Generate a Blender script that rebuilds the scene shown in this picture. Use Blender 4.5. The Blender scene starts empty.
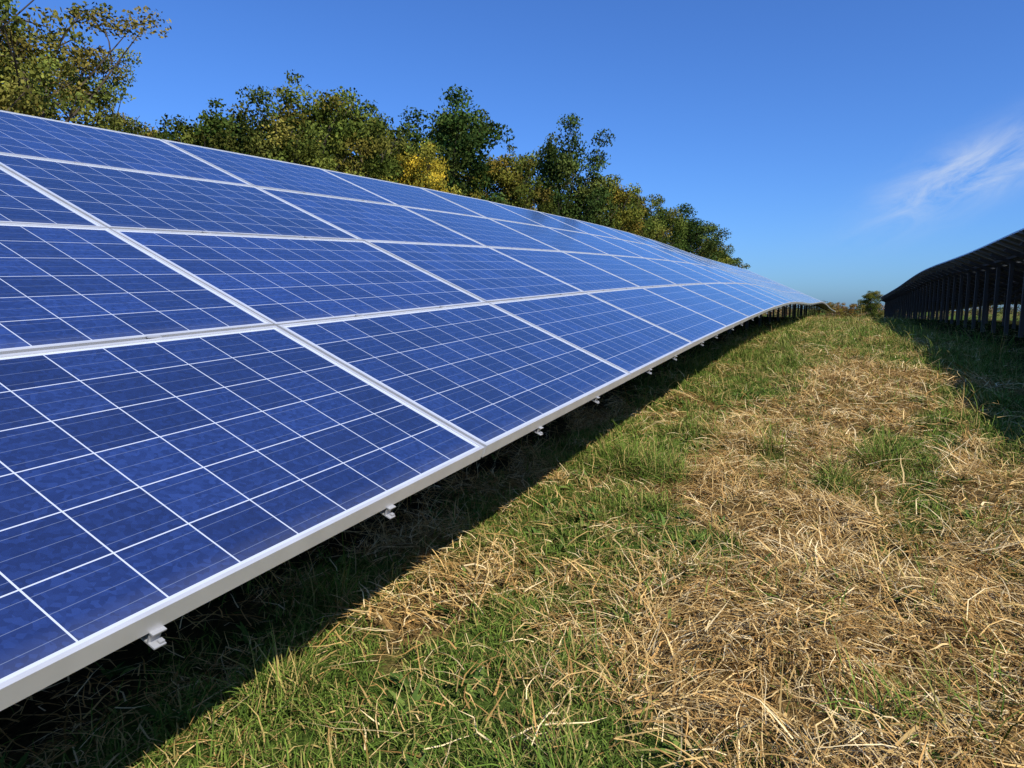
import bpy, math, random
import numpy as np
from mathutils import Vector, Matrix
rng=np.random.default_rng(7); random.seed(7)
# ---------------------------------------------------------------- survey fit
CH=1.45
KY=np.array([0,8,16,26,40,60,90.])
def spline(y,h):
    y=np.asarray(y,float); hs=np.asarray(h,float)
    m=np.gradient(hs,KY)
    yc=np.clip(y,KY[0],KY[-1]); k=np.clip(np.searchsorted(KY,yc,side='right')-1,0,len(KY)-2)
    d=KY[k+1]-KY[k]; t=(yc-KY[k])/d
    r=(2*t**3-3*t**2+1)*hs[k]+(t**3-2*t**2+t)*d*m[k]+(-2*t**3+3*t**2)*hs[k+1]+(t**3-t**2)*d*m[k+1]
    return r+np.where(y<0,y*m[0],0)
# params: yaw roll tilt X0 z0 y0 W shear XR h1..h6 f
P0=np.array([26.3,0,24,-1.07,-.59,2.1,1.72,0,3.6,.42,.75,1.0,1.0,.75,.2,683])
SG=np.array([3,1.5,4,.5,.3,1,.08,.04,1.,.4,.4,.4,.4,.4,.5,35])
NP=16
def axes(p):
    a=math.radians(p[0]); r=math.radians(p[1]); PITCH=math.atan(79/p[15])
    R=np.array([math.cos(a),math.sin(a),0]); fh=np.array([-math.sin(a),math.cos(a),0]); z=np.array([0,0,1.])
    fw=fh*math.cos(PITCH)-z*math.sin(PITCH); up=fh*math.sin(PITCH)+z*math.cos(PITCH)
    return R*math.cos(r)+up*math.sin(r), up*math.cos(r)-R*math.sin(r), fw
def proj(p,Q):
    R,U,Fw=axes(p); d=Q@Fw; F=p[15]
    return 512+F*(Q@R)/d, 384-F*(Q@U)/d
HP=1.01
G=[(0,1,491,448),(0,2,631,376),(0,3,694,343),(1,1,275,322),(1,2,480,300),(1,3,590,291),(2,1,115,228),(2,2,360,240),(2,3,490,247),
   (3,2,245,184),(3,3,395,207),(4,2,157,139),(4,3,325,172),(4,4,432,188)]
TOP=[(0,107),(100,126),(550,212),(620,229),(700,252),(760,276),(805,297)]
LOW=[(0,693),(120,631),(250,567),(730,325),(765,310),(800,303)]
RT=[(1024,229),(985,243),(940,263),(900,286)]
yy=np.concatenate([np.linspace(-1,20,120),np.linspace(20.5,90,120)])
def line(p,j,us,X=None):
    t=math.radians(p[2]); h=np.concatenate([[0],p[9:15]])
    x=(p[3]-j*HP*math.cos(t)) if X is None else X
    Q=np.stack([np.full_like(yy,x),yy,p[4]+spline(yy,h)+j*HP*math.sin(t)],1)
    R,U,Fw=axes(p); Q=Q[(Q@Fw)>.15]; u,v=proj(p,Q)
    o=np.argsort(u); return np.interp(us,u[o],v[o])
def resid(p):
    t=math.radians(p[2]); h=np.concatenate([[0],p[9:15]]); r=[]
    g=np.array(G,float); j=g[:,0]; y=p[5]+(g[:,1]-1)*p[6]+j*HP*p[7]
    Q=np.stack([p[3]-j*HP*math.cos(t),y,p[4]+spline(y,h)+j*HP*math.sin(t)],1)
    u,v=proj(p,Q); r+=list((u-g[:,2])/1.5)+list((v-g[:,3])/1.2)
    for j,L,s in ((4,TOP,2.5),(0,LOW,.8)):
        L=np.array(L,float); r+=list((line(p,j,L[:,0])-L[:,1])/s)
    L=np.array(RT,float); r+=list((line(p,4,L[:,0],p[8])-L[:,1])/4)
    r+=list((p-P0)/SG); return np.array(r)
p=P0.copy(); lam=1.; r=resid(p)
for it in range(80):
    J=np.stack([(resid(p+np.eye(NP)[k]*1e-4)-r)/1e-4 for k in range(NP)],1)
    dp=np.linalg.solve(J.T@J+lam*np.diag(np.diag(J.T@J)),-J.T@r)
    rn=resid(p+dp)
    if rn@rn<r@r: p=p+dp; r=rn; lam*=.4
    else: lam*=3
F=p[15]
R,U,Fw=axes(p)
HK=np.concatenate([[0],p[9:15]]); TILT=math.radians(p[2])
def prof(y): return spline(y,HK)
X0,Z0,Y0,W,SH,XR=p[3],p[4]+CH,p[5],p[6],p[7],p[8]
# ---------------------------------------------------------------- noise
def h2(ix,iy,s):
    v=np.sin(ix*127.1+iy*311.7+s*74.7)*43758.5453; return v-np.floor(v)
def vn(x,y,s=0):
    ix=np.floor(x); iy=np.floor(y); fx=x-ix; fy=y-iy; fx=fx*fx*(3-2*fx); fy=fy*fy*(3-2*fy)
    return (h2(ix,iy,s)*(1-fx)+h2(ix+1,iy,s)*fx)*(1-fy)+(h2(ix,iy+1,s)*(1-fx)+h2(ix+1,iy+1,s)*fx)*fy
def fbm(x,y,s=0,o=4):
    r=0;a=.5;t=0
    for k in range(o): r=r+a*vn(x*2**k+k*17,y*2**k+k*31,s+k); t+=a; a*=.5
    return r/t
def ss(a,b,x):
    t=np.clip((x-a)/(b-a),0,1); return t*t*(3-2*t)
def green(x,y):
    n=fbm(x*1.3,y*.8,3); n2=fbm(x*4,y*3,9,3)
    wob=(fbm(x*.0+2,y*.5,5)-.5)*.7
    strip=ss(-2.6,-1.9,x)*(1-ss(-1.2,-.35,x+wob))
    far=ss(6,13,y)*.50
    b=.18+.64*strip+far*(1-strip)+.34*ss(.8,1.6,x)
    b=b+.45*np.exp(-(((x+.62)/.22)**2+((y-2.0)/.3)**2))
    return np.clip(b+(n-.5)*2.1+(n2-.5)*1.7,0,1)
def gz(x,y):
    far=ss(80,140,y)
    z=prof(np.minimum(y,90))*(1-far)-2.2*far
    z=np.where(y<-20,prof(np.array(-20.)),z)
    near=1-ss(25,60,np.abs(y))
    return z+near*((fbm(x*.9,y*.7,11)-.5)*.12+(fbm(x*4,y*4,13,3)-.5)*.085)
# ---------------------------------------------------------------- helpers
def link(o,parent=None):
    bpy.context.scene.collection.objects.link(o)
    if parent: o.parent=parent
    return o
def newmesh(name,V,Fc,mats,col=None,uv=None,fmat=None,smooth=False,uv2=None):
    V=np.asarray(V,np.float32); Fc=np.asarray(Fc,np.int32); n=Fc.shape[1]
    me=bpy.data.meshes.new(name); me.vertices.add(len(V)); me.vertices.foreach_set('co',V.ravel())
    me.loops.add(Fc.size); me.loops.foreach_set('vertex_index',Fc.ravel())
    me.polygons.add(len(Fc)); me.polygons.foreach_set('loop_start',np.arange(0,Fc.size,n,dtype=np.int32))
    me.polygons.foreach_set('loop_total',np.full(len(Fc),n,np.int32))
    if fmat is not None: me.polygons.foreach_set('material_index',np.asarray(fmat,np.int32))
    me.polygons.foreach_set('use_smooth',np.full(len(Fc),smooth))
    for m in mats: me.materials.append(m)
    if col is not None:
        a=me.color_attributes.new('Col','FLOAT_COLOR','POINT'); c=np.ones((len(V),4),np.float32); c[:,:3]=col; a.data.foreach_set('color',c.ravel())
    if uv is not None:
        l=me.uv_layers.new(name='cells'); l.data.foreach_set('uv',np.asarray(uv,np.float32).ravel())
    if uv2 is not None:
        l=me.uv_layers.new(name='pid'); l.data.foreach_set('uv',np.asarray(uv2,np.float32).ravel())
    me.update(calc_edges=True); me.validate()
    return me
class MB:
    def __init__(s): s.v=[];s.f=[];s.n=0
    def box(s,c,ax,ay,az):
        c,ax,ay,az=[np.asarray(q,float) for q in (c,ax,ay,az)]
        for sx,sy,sz in ((-1,-1,-1),(1,-1,-1),(1,1,-1),(-1,1,-1),(-1,-1,1),(1,-1,1),(1,1,1),(-1,1,1)): s.v.append(c+sx*ax+sy*ay+sz*az)
        for f in ((0,3,2,1),(4,5,6,7),(0,1,5,4),(1,2,6,5),(2,3,7,6),(3,0,4,7)): s.f.append([s.n+i for i in f])
        s.n+=8
    def beam(s,a,b,w,h,up=(0,0,1)):
        a=np.asarray(a,float);b=np.asarray(b,float);d=b-a;L=np.linalg.norm(d);d/=L
        sd=np.cross(d,up); sd/=np.linalg.norm(sd); u=np.cross(sd,d)
        s.box((a+b)/2,d*L/2,sd*w/2,u*h/2)
class NT:
    def __init__(s,m): m.use_nodes=True; s.t=m.node_tree; s.t.nodes.clear()
    def n(s,ty,ins={},**kw):
        nd=s.t.nodes.new(ty)
        for k,v in kw.items(): setattr(nd,k,v)
        for k,v in ins.items():
            if isinstance(v,bpy.types.NodeSocket): s.t.links.new(v,nd.inputs[k])
            else: nd.inputs[k].default_value=v
        return nd
    def m(s,op,a,b=0.,c=0.): 
        return s.n('ShaderNodeMath',{0:a,1:b,2:c},operation=op).outputs[0]
    def mix(s,f,a,b,bt='MIX'):
        nd=s.n('ShaderNodeMix',data_type='RGBA',blend_type=bt)
        for k,v in ((0,f),(6,a),(7,b)):
            if isinstance(v,bpy.types.NodeSocket): s.t.links.new(v,nd.inputs[k])
            else: nd.inputs[k].default_value=v if k==0 else ((*v,1) if len(v)==3 else v)
        return nd.outputs[2]
    def ramp(s,f,st):
        nd=s.n('ShaderNodeValToRGB',{0:f}); e=nd.color_ramp.elements
        while len(e)<len(st): e.new(.5)
        for i,(q,c) in enumerate(st): e[i].position=q; e[i].color=(*c,1)
        return nd.outputs[0]
def mat(name): return bpy.data.materials.new(name)
def leafmat(name,objvar=False):
    m=mat(name); t=NT(m); a=t.n('ShaderNodeAttribute',attribute_name='Col').outputs['Color']
    if objvar:
        oi=t.n('ShaderNodeObjectInfo'); a=t.mix(1.,a,oi.outputs['Color'],'MULTIPLY')
    d=t.n('ShaderNodeBsdfDiffuse',{'Color':a})
    t.n('ShaderNodeOutputMaterial',{0:d.outputs[0]}); return m
M_blade=leafmat('grass_blade'); M_straw=leafmat('straw'); M_leaf=leafmat('foliage',True)
M_ground=mat('meadow_ground'); t=NT(M_ground)
at=t.n('ShaderNodeAttribute',attribute_name='Col').outputs['Color']; sep=t.n('ShaderNodeSeparateColor',{0:at})
co=t.n('ShaderNodeTexCoord').outputs['Object']
n1=t.n('ShaderNodeTexNoise',{'Vector':co,'Scale':38.,'Detail':6.,'Roughness':.75}).outputs[0]
mp=t.n('ShaderNodeMapping',{'Vector':co,'Scale':(3.,.9,1.)}).outputs[0]
n2=t.n('ShaderNodeTexNoise',{'Vector':mp,'Scale':2.2,'Detail':7.,'Roughness':.8}).outputs[0]
n3=t.n('ShaderNodeTexNoise',{'Vector':co,'Scale':14.,'Detail':5.,'Roughness':.8,'Distortion':1.5}).outputs[0]
straw=t.ramp(n1,[(.25,(.04,.024,.01)),(.45,(.16,.10,.036)),(.6,(.34,.22,.08)),(.8,(.54,.38,.16))])
grs=t.ramp(n3,[(.25,(.018,.03,.008)),(.5,(.08,.125,.024)),(.7,(.165,.205,.042)),(.85,(.32,.28,.09))])
gm=t.m('ADD',sep.outputs[0],t.m('MULTIPLY',t.m('SUBTRACT',n2,.5),1.6)); 
gm=t.n('ShaderNodeMapRange',{0:gm,1:.32,2:.75}).outputs[0]
c=t.mix(gm,straw,grs)
# shade of the tables painted into the ground colour
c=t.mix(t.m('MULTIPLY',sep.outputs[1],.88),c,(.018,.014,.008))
bp=t.n('ShaderNodeBump',{'Height':n1,'Strength':.9,'Distance':.03})
pb=t.n('ShaderNodeBsdfDiffuse',{'Color':c,'Normal':bp.outputs[0]})
t.n('ShaderNodeOutputMaterial',{0:pb.outputs[0]})
def metal(name,col,rough,met=.85):
    m=mat(name); t=NT(m); co=t.n('ShaderNodeTexCoord').outputs['Object']
    n=t.n('ShaderNodeTexNoise',{'Vector':co,'Scale':9.,'Detail':5.}).outputs[0]
    c=t.mix(n,[k*.85 for k in col],[min(1,k*1.1) for k in col])
    r=t.n('ShaderNodeMapRange',{0:n,3:rough-.08,4:rough+.12}).outputs[0]
    b=t.n('ShaderNodeBsdfPrincipled',{'Base Color':c,'Roughness':r,'Metallic':met}); t.n('ShaderNodeOutputMaterial',{0:b.outputs[0]}); return m
M_alu=metal('anodised_aluminium',(.70,.70,.69),.42,.4); M_galv=metal('galvanised_steel',(.28,.27,.25),.6,.5); M_back=metal('panel_backsheet',(.15,.135,.115),.7,0); M_post=metal('weathered_steel_post',(.085,.07,.058),.7,.2)
M_clip=metal('clip_aluminium',(.5,.5,.5),.45,.4)
# glass cells
M_cell=mat('polycrystalline_cells'); t=NT(M_cell)
uv=t.n('ShaderNodeUVMap',uv_map='cells').outputs[0]; pid=t.n('ShaderNodeUVMap',uv_map='pid').outputs[0]
s=t.n('ShaderNodeSeparateXYZ',{0:uv}); ps=t.n('ShaderNodeSeparateXYZ',{0:pid}); u,v=s.outputs[0],s.outputs[1]
fu=t.m('FRACT',u); fv=t.m('FRACT',v)
eu=t.m('MINIMUM',fu,t.m('SUBTRACT',1.,fu)); ev=t.m('MINIMUM',fv,t.m('SUBTRACT',1.,fv))
gap=t.m('LESS_THAN',t.m('MINIMUM',eu,ev),.0105)
out=t.m('MAXIMUM',t.m('MAXIMUM',t.m('LESS_THAN',u,0.),t.m('GREATER_THAN',u,10.)),t.m('MAXIMUM',t.m('LESS_THAN',v,0.),t.m('GREATER_THAN',v,6.)))
gap=t.m('MAXIMUM',gap,out)
bb=t.m('MULTIPLY',fv,3.); bb=t.m('ABSOLUTE',t.m('SUBTRACT',t.m('FRACT',bb),.5)); bus=t.m('LESS_THAN',bb,.013)
cid=t.n('ShaderNodeCombineXYZ',{0:t.m('FLOOR',u),1:t.m('FLOOR',v),2:ps.outputs[0]}).outputs[0]
wn=t.n('ShaderNodeTexWhiteNoise',{'Vector':cid}).outputs[0]
cv=t.n('ShaderNodeCombineXYZ',{0:u,1:v,2:t.m('MULTIPLY',ps.outputs[0],3.7)}).outputs[0]
vo=t.n('ShaderNodeTexVoronoi',{'Vector':cv,'Scale':14.}).outputs['Color']; vs=t.n('ShaderNodeSeparateColor',{0:vo}).outputs[0]
f=t.m('ADD',t.m('MULTIPLY',vs,.5),t.m('MULTIPLY',wn,.5))
cc=t.ramp(f,[(0,(.008,.016,.07)),(.5,(.012,.028,.12)),(1,(.024,.055,.21))])
pv=t.m('MULTIPLY_ADD',t.n('ShaderNodeTexWhiteNoise',{'Vector':pid}).outputs[0],.4,.8)
cc=t.n('ShaderNodeVectorMath',{0:cc,3:pv},operation='SCALE').outputs[0]
cc=t.mix(t.m('MULTIPLY',bus,.5),cc,(.25,.3,.40)); cc=t.mix(gap,cc,(.62,.66,.72))
# thin film of dust, heavier toward the lower frame edge of each module
dn=t.n('ShaderNodeTexNoise',{'Vector':cv,'Scale':.9,'Detail':5.}).outputs[0]
low=t.n('ShaderNodeMapRange',{0:v,1:.35,2:-.1,3:0.,4:.10}).outputs[0]
dust=t.m('ADD',low,t.m('MULTIPLY',dn,.016))
cc=t.mix(dust,cc,(.40,.40,.38))
rg=t.n('ShaderNodeMapRange',{0:dn,3:.05,4:.2}).outputs[0]
b=t.n('ShaderNodeBsdfPrincipled',{'Base Color':cc,'Roughness':.45,'Specular IOR Level':.4,'Coat Weight':1.,'Coat Roughness':rg,'Coat IOR':1.66})
t.n('ShaderNodeOutputMaterial',{0:b.outputs[0]})
# ---------------------------------------------------------------- solar rows
ct,st=math.cos(TILT),math.sin(TILT)
def pt(y,sl,off,dx=0):
    sy=y+sl*SH
    return np.array([X0-sl*ct+off*st+dx, sy, Z0+float(prof(min(sy,96)))+sl*st+off*ct])
def build_row(name,i0,i1,dx):
    root=link(bpy.data.objects.new(name,None))
    gv=[];gf=[];guv=[];gid=[]; fr=MB(); bk=MB(); rl=MB(); ps_=MB(); cl=MB()
    PW=W-.012; PH=HP-.012; lip=.0105; th=.048
    for i in range(i0,i1):
        for j in range(4):
            ya=Y0+(i-1)*W+.006; yb=ya+PW; sa=j*HP+.006; sb=sa+PH
            jit=(random.random()-.5)*.004; j2=(random.random()-.5)*.003
            A,B,C,D=[pt(y,q,jit,dx) for y,q in ((ya,sa),(yb,sa),(yb,sb),(ya,sb))]
            ey=(B-A)/np.linalg.norm(B-A); es=(D-A)/np.linalg.norm(D-A); en=np.cross(es,ey); 
            if en[2]<0: en=-en
            A=A+en*j2; L=PW; Hh=PH
            q=[A+ey*lip*.7+es*lip*.7-en*.004,A+ey*(L-lip*.7)+es*lip*.7-en*.004,A+ey*(L-lip*.7)+es*(Hh-lip*.7)-en*.004,A+ey*lip*.7+es*(Hh-lip*.7)-en*.004]
            n=len(gv); gv+=q; gf.append([n,n+1,n+2,n+3] if np.cross(q[1]-q[0],q[3]-q[0])@en>0 else [n,n+3,n+2,n+1])
            ml,mh=.017/.17,.012/.16
            k=(-ml,-mh),(10+ml,-mh),(10+ml,6+mh),(-ml,6+mh)
            k=k if gf[-1][1]==n+1 else (k[0],k[3],k[2],k[1])
            guv+=list(k); gid+=[(i*4+j+.5,dx)]*4
            hb=th/2
            fr.box(A+ey*L/2+es*lip/2-en*hb,ey*L/2,es*lip/2,en*hb); fr.box(A+ey*L/2+es*(Hh-lip/2)-en*hb,ey*L/2,es*lip/2,en*hb)
            fr.box(A+ey*lip/2+es*Hh/2-en*(hb+.0004),ey*lip/2,es*(Hh/2-lip),en*hb); fr.box(A+ey*(L-lip/2)+es*Hh/2-en*(hb+.0004),ey*lip/2,es*(Hh/2-lip),en*hb)
            bk.box(A+ey*L/2+es*Hh/2-en*.012,ey*(L/2-lip),es*(Hh/2-lip),en*.002)
            bk.box(A+ey*L/2+es*(Hh-.12)-en*.026,ey*.06,es*.05,en*.012)
        for fy in (.29,.70):
            y=Y0+(i-1)*W+fy*W
            rl.beam(pt(y,.05,-.078,dx),pt(y,4*HP+.02,-.078,dx),.042,.048,(st,0,ct))
            cl.beam(pt(y,-.004,-.0515,dx),pt(y,.05,-.0515,dx),.03,.003,(st,0,ct))
            cl.beam(pt(y,.004,-.064,dx),pt(y,.008,-.064,dx),.026,.022,(st,0,ct))
            cl.beam(pt(y,-.014,-.0765,dx),pt(y,.05,-.0765,dx),.026,.003,(st,0,ct))
            cl.beam(pt(y+.006,-.006,-.0735,dx),pt(y+.006,-.006,-.070,dx),.010,.010,(0,1,0))
            for j in (1,2,3):
                c0=pt(y,j*HP,.001,dx); cl.box(c0,(0,.025,0),np.array([-ct,0,st])*.005,np.array([st,0,ct])*.002)
        y=Y0+(i-1)*W
        for sl in (.9,2.1,3.4): ps_.beam(pt(y,sl,-.151,dx),pt(y+W-.002,sl,-.151,dx),.06,.095,(st,0,ct))
        if i%2==0 or dx>1:
            y+=W*.5
            for sl in (1.7,3.3):
                top=pt(y,sl,-.27,dx); g=top.copy(); g[2]=float(gz(np.array(g[0]),np.array(g[1])))-.2
                ps_.beam(g,top,.09,.11,(0,1,0))
            ps_.beam(pt(y,.6,-.245,dx),pt(y,3.85,-.245,dx),.06,.09,(st,0,ct))
            g=pt(y+.075,3.3,-.3,dx); g[2]-=1.0; ps_.beam(g,pt(y+.075,2.3,-.28,dx),.05,.05,(0,1,0))
    def add(nm,V,Fc,m,**k):
        return link(bpy.data.objects.new(nm,newmesh(nm,V,Fc,[m],**k)),root)
    add('module_glass',gv,gf,M_cell,uv=guv,uv2=gid); add('module_frames',fr.v,fr.f,M_alu); add('module_backsheets',bk.v,bk.f,M_back)
    add('mounting_rails',rl.v,rl.f,M_galv); add('support_posts',ps_.v,ps_.f,M_post); add('end_clips',cl.v,cl.f,M_clip)
    return root
build_row('solar_panel_row',-3,50,0.)
DX=XR-(X0-4*HP*ct)
build_row('solar_panel_row',-3,50,DX)
# ---------------------------------------------------------------- ground
xs=np.concatenate([[-2500,-1200,-600,-300,-150,-80,-45,-30,-20,-14],np.linspace(-10,-3,36),np.linspace(-2.9,3,119),np.linspace(3.2,12,40),[16,24,40,70,140,300,600,1200,2500]])
ys=np.concatenate([[-600,-200,-80,-40,-20,-10,-5],np.linspace(-2,8,200),np.linspace(8.1,25,170),np.linspace(25.5,100,120),[105,110,115,120,125,130,135,140,150,180,240,400,800,1500,3000]])
def shade_zone(x,y):  # mask of painted table shade; darkens the ground, thins grass and straw
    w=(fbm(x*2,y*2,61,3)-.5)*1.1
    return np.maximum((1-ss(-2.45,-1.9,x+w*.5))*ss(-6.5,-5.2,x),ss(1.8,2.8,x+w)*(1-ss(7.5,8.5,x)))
X,Y=np.meshgrid(xs,ys); Z=gz(X,Y); gr=green(X,Y); shade=shade_zone(X,Y)
nx=len(xs); V=np.stack([X.ravel(),Y.ravel(),Z.ravel()],1)
I=np.arange(len(ys)-1)[:,None]*nx+np.arange(nx-1)[None,:]; I=I.ravel()
Fc=np.stack([I,I+1,I+1+nx,I+nx],1)
link(bpy.data.objects.new('ground',newmesh('ground',V,Fc,[M_ground],col=np.stack([gr.ravel(),shade.ravel(),gr.ravel()],1),smooth=True)))
def strands(x,y,z,az,tilt,L,w,curv,col,tipcol,seg=3,kink=.16):
    N=len(x); V=np.zeros((N,(seg+1)*2,3)); C=np.zeros((N,(seg+1)*2,3))
    px,py,pz=x.copy(),y.copy(),z.copy(); tl=tilt.copy(); a=az.copy()
    wx=-np.sin(az); wy=np.cos(az); tw=rng.uniform(-.6,.6,N)
    for k in range(seg+1):
        ww=w*(1-(k/seg)**2*.85)/2
        V[:,2*k]=np.stack([px-wx*ww,py-wy*ww,pz-ww*tw],1); V[:,2*k+1]=np.stack([px+wx*ww,py+wy*ww,pz+ww*tw],1)
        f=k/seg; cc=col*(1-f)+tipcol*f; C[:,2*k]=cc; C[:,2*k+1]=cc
        dl=L/seg; px=px+np.cos(a)*np.cos(tl)*dl; py=py+np.sin(a)*np.cos(tl)*dl; pz=pz+np.sin(tl)*dl
        tl=tl-curv/seg; a=a+rng.normal(0,kink,N)
    b=np.arange(N)[:,None]*((seg+1)*2)
    Fc=np.concatenate([b+np.array([2*k,2*k+1,2*k+3,2*k+2]) for k in range(seg)],0)
    return V.reshape(-1,3),Fc,C.reshape(-1,3)
def scatter(n,xr,yr,pw):
    x=rng.uniform(*xr,n); y=rng.uniform(*yr,n) if pw==0 else yr[0]+(yr[1]-yr[0])*rng.uniform(0,1,n)**pw
    return x,y
def cols(N,pal):
    pal=np.array(pal); k=rng.integers(0,len(pal),N); return pal[k]*rng.uniform(.7,1.3,(N,1))
parts=[]
for n,xr,yr,pw,ls in ((200000,(-2.9,2.2),(.9,6.5),0,1.),(135000,(-3,4),(6.5,16),0,1.25),(80000,(-3,6),(16,42),1.3,1.7)):
    x,y=scatter(n,xr,yr,pw); g=green(x,y); cl_=fbm(x*7,y*7,21,2); tuft=fbm(x*3,y*3,77,2)
    k=rng.uniform(0,1,n)<(ss(.28,.78,g)*.92+.10)*np.where(cl_>.45,1,.4)*(1-.88*shade_zone(x,y)); x=x[k];y=y[k];cl_=cl_[k];tuft=tuft[k];N=len(x)
    L=rng.uniform(.03,.10,N)*ls*(.5+cl_*.8+2.1*ss(.55,.8,tuft)); big=rng.uniform(0,1,N)<.04; L[big]*=1.9
    c=cols(N,[(.115,.18,.028),(.15,.22,.036),(.08,.135,.02),(.20,.26,.048),(.11,.17,.03),(.34,.29,.09),(.42,.31,.11)])
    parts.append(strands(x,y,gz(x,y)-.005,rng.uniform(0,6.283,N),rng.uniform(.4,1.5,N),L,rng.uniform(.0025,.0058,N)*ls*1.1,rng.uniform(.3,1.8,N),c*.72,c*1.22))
n=620; x,y=scatter(n,(-2.4,1.8),(1.,9.),0); k=rng.uniform(0,1,n)<.15+green(x,y)*.6; x=x[k];y=y[k]; m_=8; N=len(x)*m_
xr_=np.repeat(x,m_)+rng.normal(0,.014,N); yr_=np.repeat(y,m_)+rng.normal(0,.014,N)
c=cols(N,[(.10,.16,.035),(.14,.19,.04),(.07,.12,.025)])
parts.append(strands(xr_,yr_,gz(xr_,yr_)+.01,rng.uniform(0,6.283,N),rng.uniform(.2,1.1,N),rng.uniform(.04,.10,N),rng.uniform(.012,.026,N),rng.uniform(.3,1.2,N),c,c))
def join(parts):
    o=0;F=[]
    for q in parts: F.append(q[1]+o); o+=len(q[0])
    return np.concatenate([q[0] for q in parts]),np.concatenate(F),np.concatenate([q[2] for q in parts])
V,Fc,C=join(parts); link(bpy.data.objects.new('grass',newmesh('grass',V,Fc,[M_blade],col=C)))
parts=[]
for n,xr,yr,pw,ls in ((135000,(-2.6,2.2),(.9,6.5),0,1.),(76000,(-2.8,4),(6.5,16),0,1.45),(42000,(-3,6),(16,42),1.3,2.1)):
    x,y=scatter(n,xr,yr,pw); g=green(x,y); thin=fbm(x*2.6,y*2.6,91,3)
    k=rng.uniform(0,1,n)<((1-ss(.33,.88,g))*.92+.09)*(.35+.75*ss(.35,.6,thin))*(1-.85*shade_zone(x,y)); x=x[k];y=y[k];N=len(x)
    L=rng.uniform(.04,.22,N)*ls**.5; lo=rng.uniform(0,1,N)<.06; L[lo]*=1.8
    c=cols(N,[(.61,.40,.15),(.70,.50,.22),(.48,.28,.095),(.77,.60,.32),(.22,.125,.04),(.52,.35,.13),(.34,.20,.065)])
    az=fbm(x*1.1,y*1.1,31,2)*14+rng.normal(0,1.2,N)
    mound=fbm(x*3.,y*3.,55,2)
    wd=rng.uniform(.002,.0058,N); wd[rng.uniform(0,1,N)<.05]*=2.
    parts.append(strands(x,y,gz(x,y)+rng.uniform(-.004,.03,N)+.10*ss(.42,.75,mound)*rng.uniform(0,1,N),az,rng.normal(.16,.32,N),L,wd*ls,rng.uniform(-.1,1.1,N),c,c*1.05,kink=.32))
V,Fc,C=join(parts); link(bpy.data.objects.new('dry_straw',newmesh('dry_straw',V,Fc,[M_straw],col=C)))
# ---------------------------------------------------------------- trees
M_bark=mat('bark'); t=NT(M_bark); n=t.n('ShaderNodeTexNoise',{'Scale':12.,'Detail':6.}).outputs[0]
cb=t.ramp(n,[(.3,(.04,.03,.02)),(.7,(.14,.11,.08))]); b=t.n('ShaderNodeBsdfDiffuse',{'Color':cb}); t.n('ShaderNodeOutputMaterial',{0:b.outputs[0]})
def tube(pts,rad,n=6):
    V=[];Fc=[];pts=[np.array(q,float) for q in pts]
    for i,q in enumerate(pts):
        d=pts[min(i+1,len(pts)-1)]-pts[max(i-1,0)]; d/=np.linalg.norm(d)
        s_=np.cross(d,(.3,1,.1)); s_/=np.linalg.norm(s_); u_=np.cross(s_,d)
        for k in range(n):
            a=2*math.pi*k/n; V.append(q+rad[i]*(math.cos(a)*s_+math.sin(a)*u_))
    for i in range(len(pts)-1):
        for k in range(n): Fc.append([i*n+k,i*n+(k+1)%n,(i+1)*n+(k+1)%n,(i+1)*n+k])
    return np.array(V),np.array(Fc)
def leaves(cent,rad,nper,size,cc,spread=1.):
    Vs=[];Cs=[]
    for c0,r0,col in zip(cent,rad,cc):
        n=int(nper*r0*r0/.5)+10
        d=rng.normal(0,1,(n,3)); d/=np.linalg.norm(d,axis=1)[:,None]; rr=r0*rng.uniform(.1,1.1,n)**.6
        q=c0+d*rr[:,None]*np.array([1.1,1.1,.7]); sz=size*rng.uniform(.6,1.4,n)
        a=rng.normal(0,1,(n,3)); a/=np.linalg.norm(a,axis=1)[:,None]; b=np.cross(a,rng.normal(0,1,(n,3))+d*.6); b/=np.linalg.norm(b,axis=1)[:,None]
        a=a*sz[:,None]; b=b*sz[:,None]*.6
        Vs.append(np.stack([q-a*.5,q+b*.5,q+a*.5,q-b*.5],1).reshape(-1,3)); Cs.append(np.repeat(np.array(col)*rng.uniform(.7,1.3,(n,1)),4,0))
    V=np.concatenate(Vs); C=np.concatenate(Cs); return V,np.arange(len(V)).reshape(-1,4),C
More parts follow.
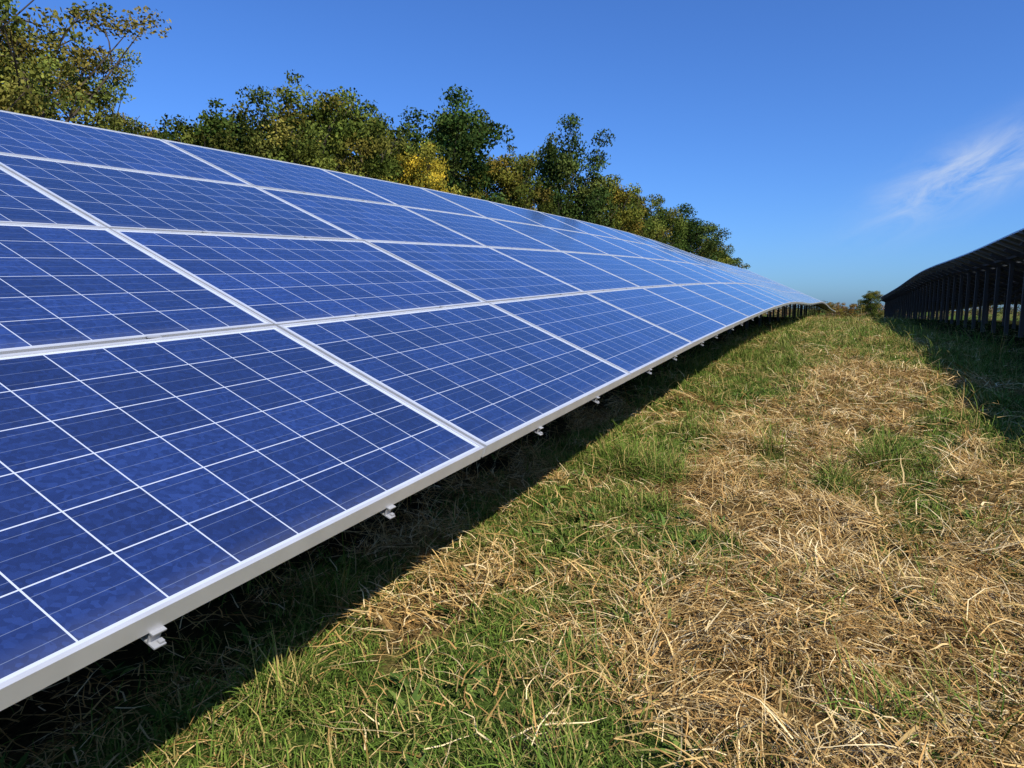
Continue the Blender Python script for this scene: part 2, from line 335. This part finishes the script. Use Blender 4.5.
def make_tree(seed,pal,ncl=130,nper=190,sparse=False,rw=.36,size=.027,cr=1.):
    global rng; rng=np.random.default_rng(seed); H=10.
    parts=[];tr=[(0,0,-.6),(rng.normal(0,.1),rng.normal(0,.1),H*.3),(rng.normal(0,.25),rng.normal(0,.25),H*.6),(rng.normal(0,.3),rng.normal(0,.3),H*.93)]
    def tp(f): 
        z=f*H; a=[q[2] for q in tr]; return np.array([np.interp(z,a,[q[k] for q in tr]) for k in (0,1,2)])
    parts.append(tube(tr,[.24,.17,.10,.02],8)); cent=[];rad=[]
    nb=26
    for k in range(nb):
        f=.2+.72*(k+rng.uniform())/nb; az=k*2.4+rng.normal(0,.3)
        env=math.sin(math.pi*min(1,max(.08,(f-.08)/.96))**1.1)
        ln=H*rw*(max(env,.12)**.6)*rng.uniform(.65,1.15); el=.15+.9*f+rng.normal(0,.12)
        a=tp(f*.85); d=np.array([math.cos(az)*math.cos(el),math.sin(az)*math.cos(el),math.sin(el)])
        m_=a+d*ln*.5+np.array([0,0,-.05]); e=a+d*ln+np.array([0,0,.1*ln])
        parts.append(tube([a,m_,e],[.085*(1-f*.6),.05*(1-f*.5),.012],5))
        for q in range(max(3,int(ncl/nb))):
            g=rng.uniform(.35,1.0); c0=a+(e-a)*g+rng.normal(0,.42,3)
            if rng.uniform()<.4: parts.append(tube([a+(e-a)*g*.8,(a+(e-a)*g*.8+c0)/2+.05,c0],[.03,.02,.006],4))
            cent.append(c0); rad.append(rng.uniform(.35,.9)*cr)
    for q in range(9): cent.append(tp(.93)+rng.normal(0,.42,3)+np.array([0,0,-.35])); rad.append(rng.uniform(.35,.6)*cr)
    pal=np.array(pal); cc=[pal[rng.integers(len(pal))]*rng.uniform(.5,1.35) for _ in cent]
    V,Fc,C=leaves(cent,rad,nper,size*H/1.6,cc)
    o=len(V); Vs=[V];Fs=[Fc]
    for v_,f_ in parts: Vs.append(v_);Fs.append(f_+o);o+=len(v_)
    V2=np.concatenate(Vs); C2=np.zeros((len(V2),3)); C2[:len(C)]=C
    fm=np.zeros(sum(len(q) for q in Fs),int); fm[len(Fc):]=1
    return newmesh('deciduous_tree',V2,np.concatenate(Fs),[M_leaf,M_bark],col=C2,fmat=fm)
g1=[(.095,.12,.022),(.07,.10,.018),(.13,.15,.027),(.19,.17,.033)]
g2=[(.07,.10,.02),(.05,.075,.017),(.11,.125,.027)]
g3=[(.15,.18,.035),(.20,.21,.04),(.11,.135,.028),(.17,.14,.03)]
gy=[(.55,.42,.04),(.42,.36,.04),(.26,.26,.04)]
T=[make_tree(1,g1),make_tree(2,g2),make_tree(3,g1,rw=.4,ncl=110),make_tree(4,g3,ncl=150,nper=330,rw=.42,size=.019,cr=.7),make_tree(5,gy),make_tree(6,g2,rw=.3,ncl=105)]
rng=np.random.default_rng(99)
def tree(al,d,h,k,w=1.,tint=(1,1,1),name='deciduous_tree'):
    a=math.radians(al); x=-d*math.sin(a); y=d*math.cos(a); o=link(bpy.data.objects.new(name,T[k]))
    o.location=(x,y,float(gz(np.array(x),np.array(y)))); s_=h/10; o.scale=(s_*w,s_*w,s_); o.rotation_euler=(0,0,rng.uniform(0,6.28))
    b=rng.uniform(.85,1.2); o.color=(tint[0]*b*rng.uniform(.9,1.15),tint[1]*b,tint[2]*b,1)
YL=(1.3,1.15,1.); DK=(.75,.85,.9); OR=(1.6,1.0,.9)
tree(66.5,22,11.4,3,.85,(.8,.9,.9)); tree(59.6,24,9.0,3,1.05); tree(56.,27,8.4,3,.8); tree(68,26,13,1,.9,(1.2,1,.9)); tree(63.5,30,9.5,1,1.1,DK)
for a_,d_,h_,k_,w_,tn in ((51,31,7.0,0,1.2,YL),(48.4,29,7.6,2,1.0,DK),(46.0,31,8.5,1,.95,(1,1,1)),(43.6,32,8.1,0,1,(1,1,1)),(41.1,34,10.3,2,.9,(1.1,1.05,1)),(37.8,37,10.6,0,.9,(1,1,1)),(35.4,41,10.2,1,.9,YL),(33.1,37,8.4,4,.75,(1,1,1)),
   (29.9,44,12.6,1,.95,DK),(27.4,50,10.8,0,.9,YL),(25.3,50,11.0,2,.8,(1,1,1)),(21.7,58,14.5,1,.78,DK),(19.6,60,11.8,5,1,(1,1,1)),(17.8,64,12.1,0,.8,YL),(15.6,70,12.1,2,.9,(1,1,1)),(13.6,76,11.2,0,.9,(1,1,1)),(11.6,82,11.4,1,1,DK),(10.1,90,9.8,2,1,(1.2,1.1,1)),(9.,96,9.,0,1,DK),
   (45,42,9.4,1,1.2,DK),(39,46,10.6,5,1.3,(1,1,1)),(31.5,55,12,1,1.2,(1,1,1)),(23.5,66,12.2,2,1.1,YL),(16.5,80,12,1,1.1,DK),(12.5,95,11.5,5,1.2,(1,1,1)),(52.8,36,7.6,1,1.3,DK)):
    tree(a_,d_,h_,k_,w_,tn)
tree(-1.6,150,7.,0,1.1); tree(.9,135,4.6,3,1.3,OR); tree(-.2,160,4.6,3,1.6,OR)
cent=[];rad=[];cc=[]
for k in range(520):
    al=math.radians(rng.uniform(7,66)); d=np.interp(math.degrees(al),[7,12,20,30,45,66],[98,84,62,46,33,25])+rng.uniform(-1,6)
    x=-d*math.sin(al); y=d*math.cos(al); zz=rng.uniform(0,1)**.8*np.interp(d,[25,90],[4.8,7.])
    cent.append(np.array([x,y,float(gz(np.array(x),np.array(y)))+zz])); rad.append(rng.uniform(.7,1.5)); cc.append(np.array(g1[rng.integers(4)])*rng.uniform(.5,1.1))
for k in range(420):
    x=rng.uniform(-60,90); y=rng.uniform(170,230); cent.append(np.array([x,y,-2.2+rng.uniform(0,4.6)])); rad.append(rng.uniform(1,2)); cc.append(np.array([(.25,.15,.08),(.15,.13,.05),(.09,.10,.03)][rng.integers(3)]))
V,Fc,C=leaves(cent,rad,40,.30,cc)
o=link(bpy.data.objects.new('woodland_thicket',newmesh('woodland_thicket',V,Fc,[M_leaf],col=C)))
# ---------------------------------------------------------------- light
el=math.radians(44); az=math.radians(28)
sd=Vector((math.cos(el)*math.cos(az),-math.cos(el)*math.sin(az),math.sin(el)))
sl=bpy.data.lights.new('sun','SUN'); sl.energy=5.; sl.angle=math.radians(.53); sl.color=(1,.95,.87)
so=link(bpy.data.objects.new('sun',sl)); so.rotation_euler=sd.to_track_quat('Z','Y').to_euler(); so.location=(20,-10,30)
w=bpy.data.worlds.new('World'); bpy.context.scene.world=w; t=NT(w)
sky=t.n('ShaderNodeTexSky',sky_type='NISHITA'); sky.sun_disc=False; sky.sun_elevation=el; sky.sun_rotation=math.atan2(sd.x,sd.y); sky.air_density=1.; sky.dust_density=.8; sky.ozone_density=2.5
dv=t.n('ShaderNodeTexCoord').outputs['Generated']
def dirv(u_,v_):
    d=R*((u_-512)/F)+U*((384-v_)/F)+Fw; return d/np.linalg.norm(d)
cdir=dirv(950,182); c2=dirv(1060,130)
ax=c2-cdir; ax-=cdir*(ax@cdir); ax/=np.linalg.norm(ax); bx=np.cross(cdir,ax)
dot=lambda q:t.n('ShaderNodeVectorMath',{0:dv,1:tuple(float(k) for k in q)},operation='DOT_PRODUCT').outputs['Value']
a_=dot(ax); b_=dot(bx); c_=dot(cdir)
pv=t.n('ShaderNodeCombineXYZ',{0:t.m('MULTIPLY',a_,8.),1:t.m('MULTIPLY',b_,22.),2:3.3}).outputs[0]
nz=t.n('ShaderNodeTexNoise',{'Vector':pv,'Scale':1.5,'Detail':9.,'Roughness':.65,'Distortion':.6}).outputs[0]
r2=t.m('ADD',t.m('POWER',t.m('DIVIDE',t.m('SUBTRACT',a_,.03),.1),2.),t.m('POWER',t.m('DIVIDE',b_,.03),2.))
env=t.m('MULTIPLY',t.m('EXPONENT',t.m('MULTIPLY',r2,-1.)),t.m('GREATER_THAN',c_,0.))
cm=t.m('MULTIPLY',t.n('ShaderNodeMapRange',{0:nz,1:.33,2:.7}).outputs[0],env); cm=t.m('MULTIPLY',cm,.8)
skb=t.mix(1.,sky.outputs[0],(.62,1.10,1.95),'MULTIPLY')
skc=t.mix(cm,skb,(8.5,9.2,10.))
bg=t.n('ShaderNodeBackground',{0:skc,1:.086}); t.n('ShaderNodeOutputWorld',{0:bg.outputs[0]})
# ---------------------------------------------------------------- camera
cd=bpy.data.cameras.new('camera'); cd.lens=36*F/1024; cd.sensor_width=36; cd.clip_end=6000; cd.clip_start=.05
cam=link(bpy.data.objects.new('camera',cd))
Mx=Matrix.Identity(4)
for k in range(3): Mx[k][0]=R[k]; Mx[k][1]=U[k]; Mx[k][2]=-Fw[k]
Mx[2][3]=CH; cam.matrix_world=Mx
sc=bpy.context.scene; sc.camera=cam; sc.view_settings.view_transform='Standard'; sc.view_settings.look='None'; sc.view_settings.exposure=0
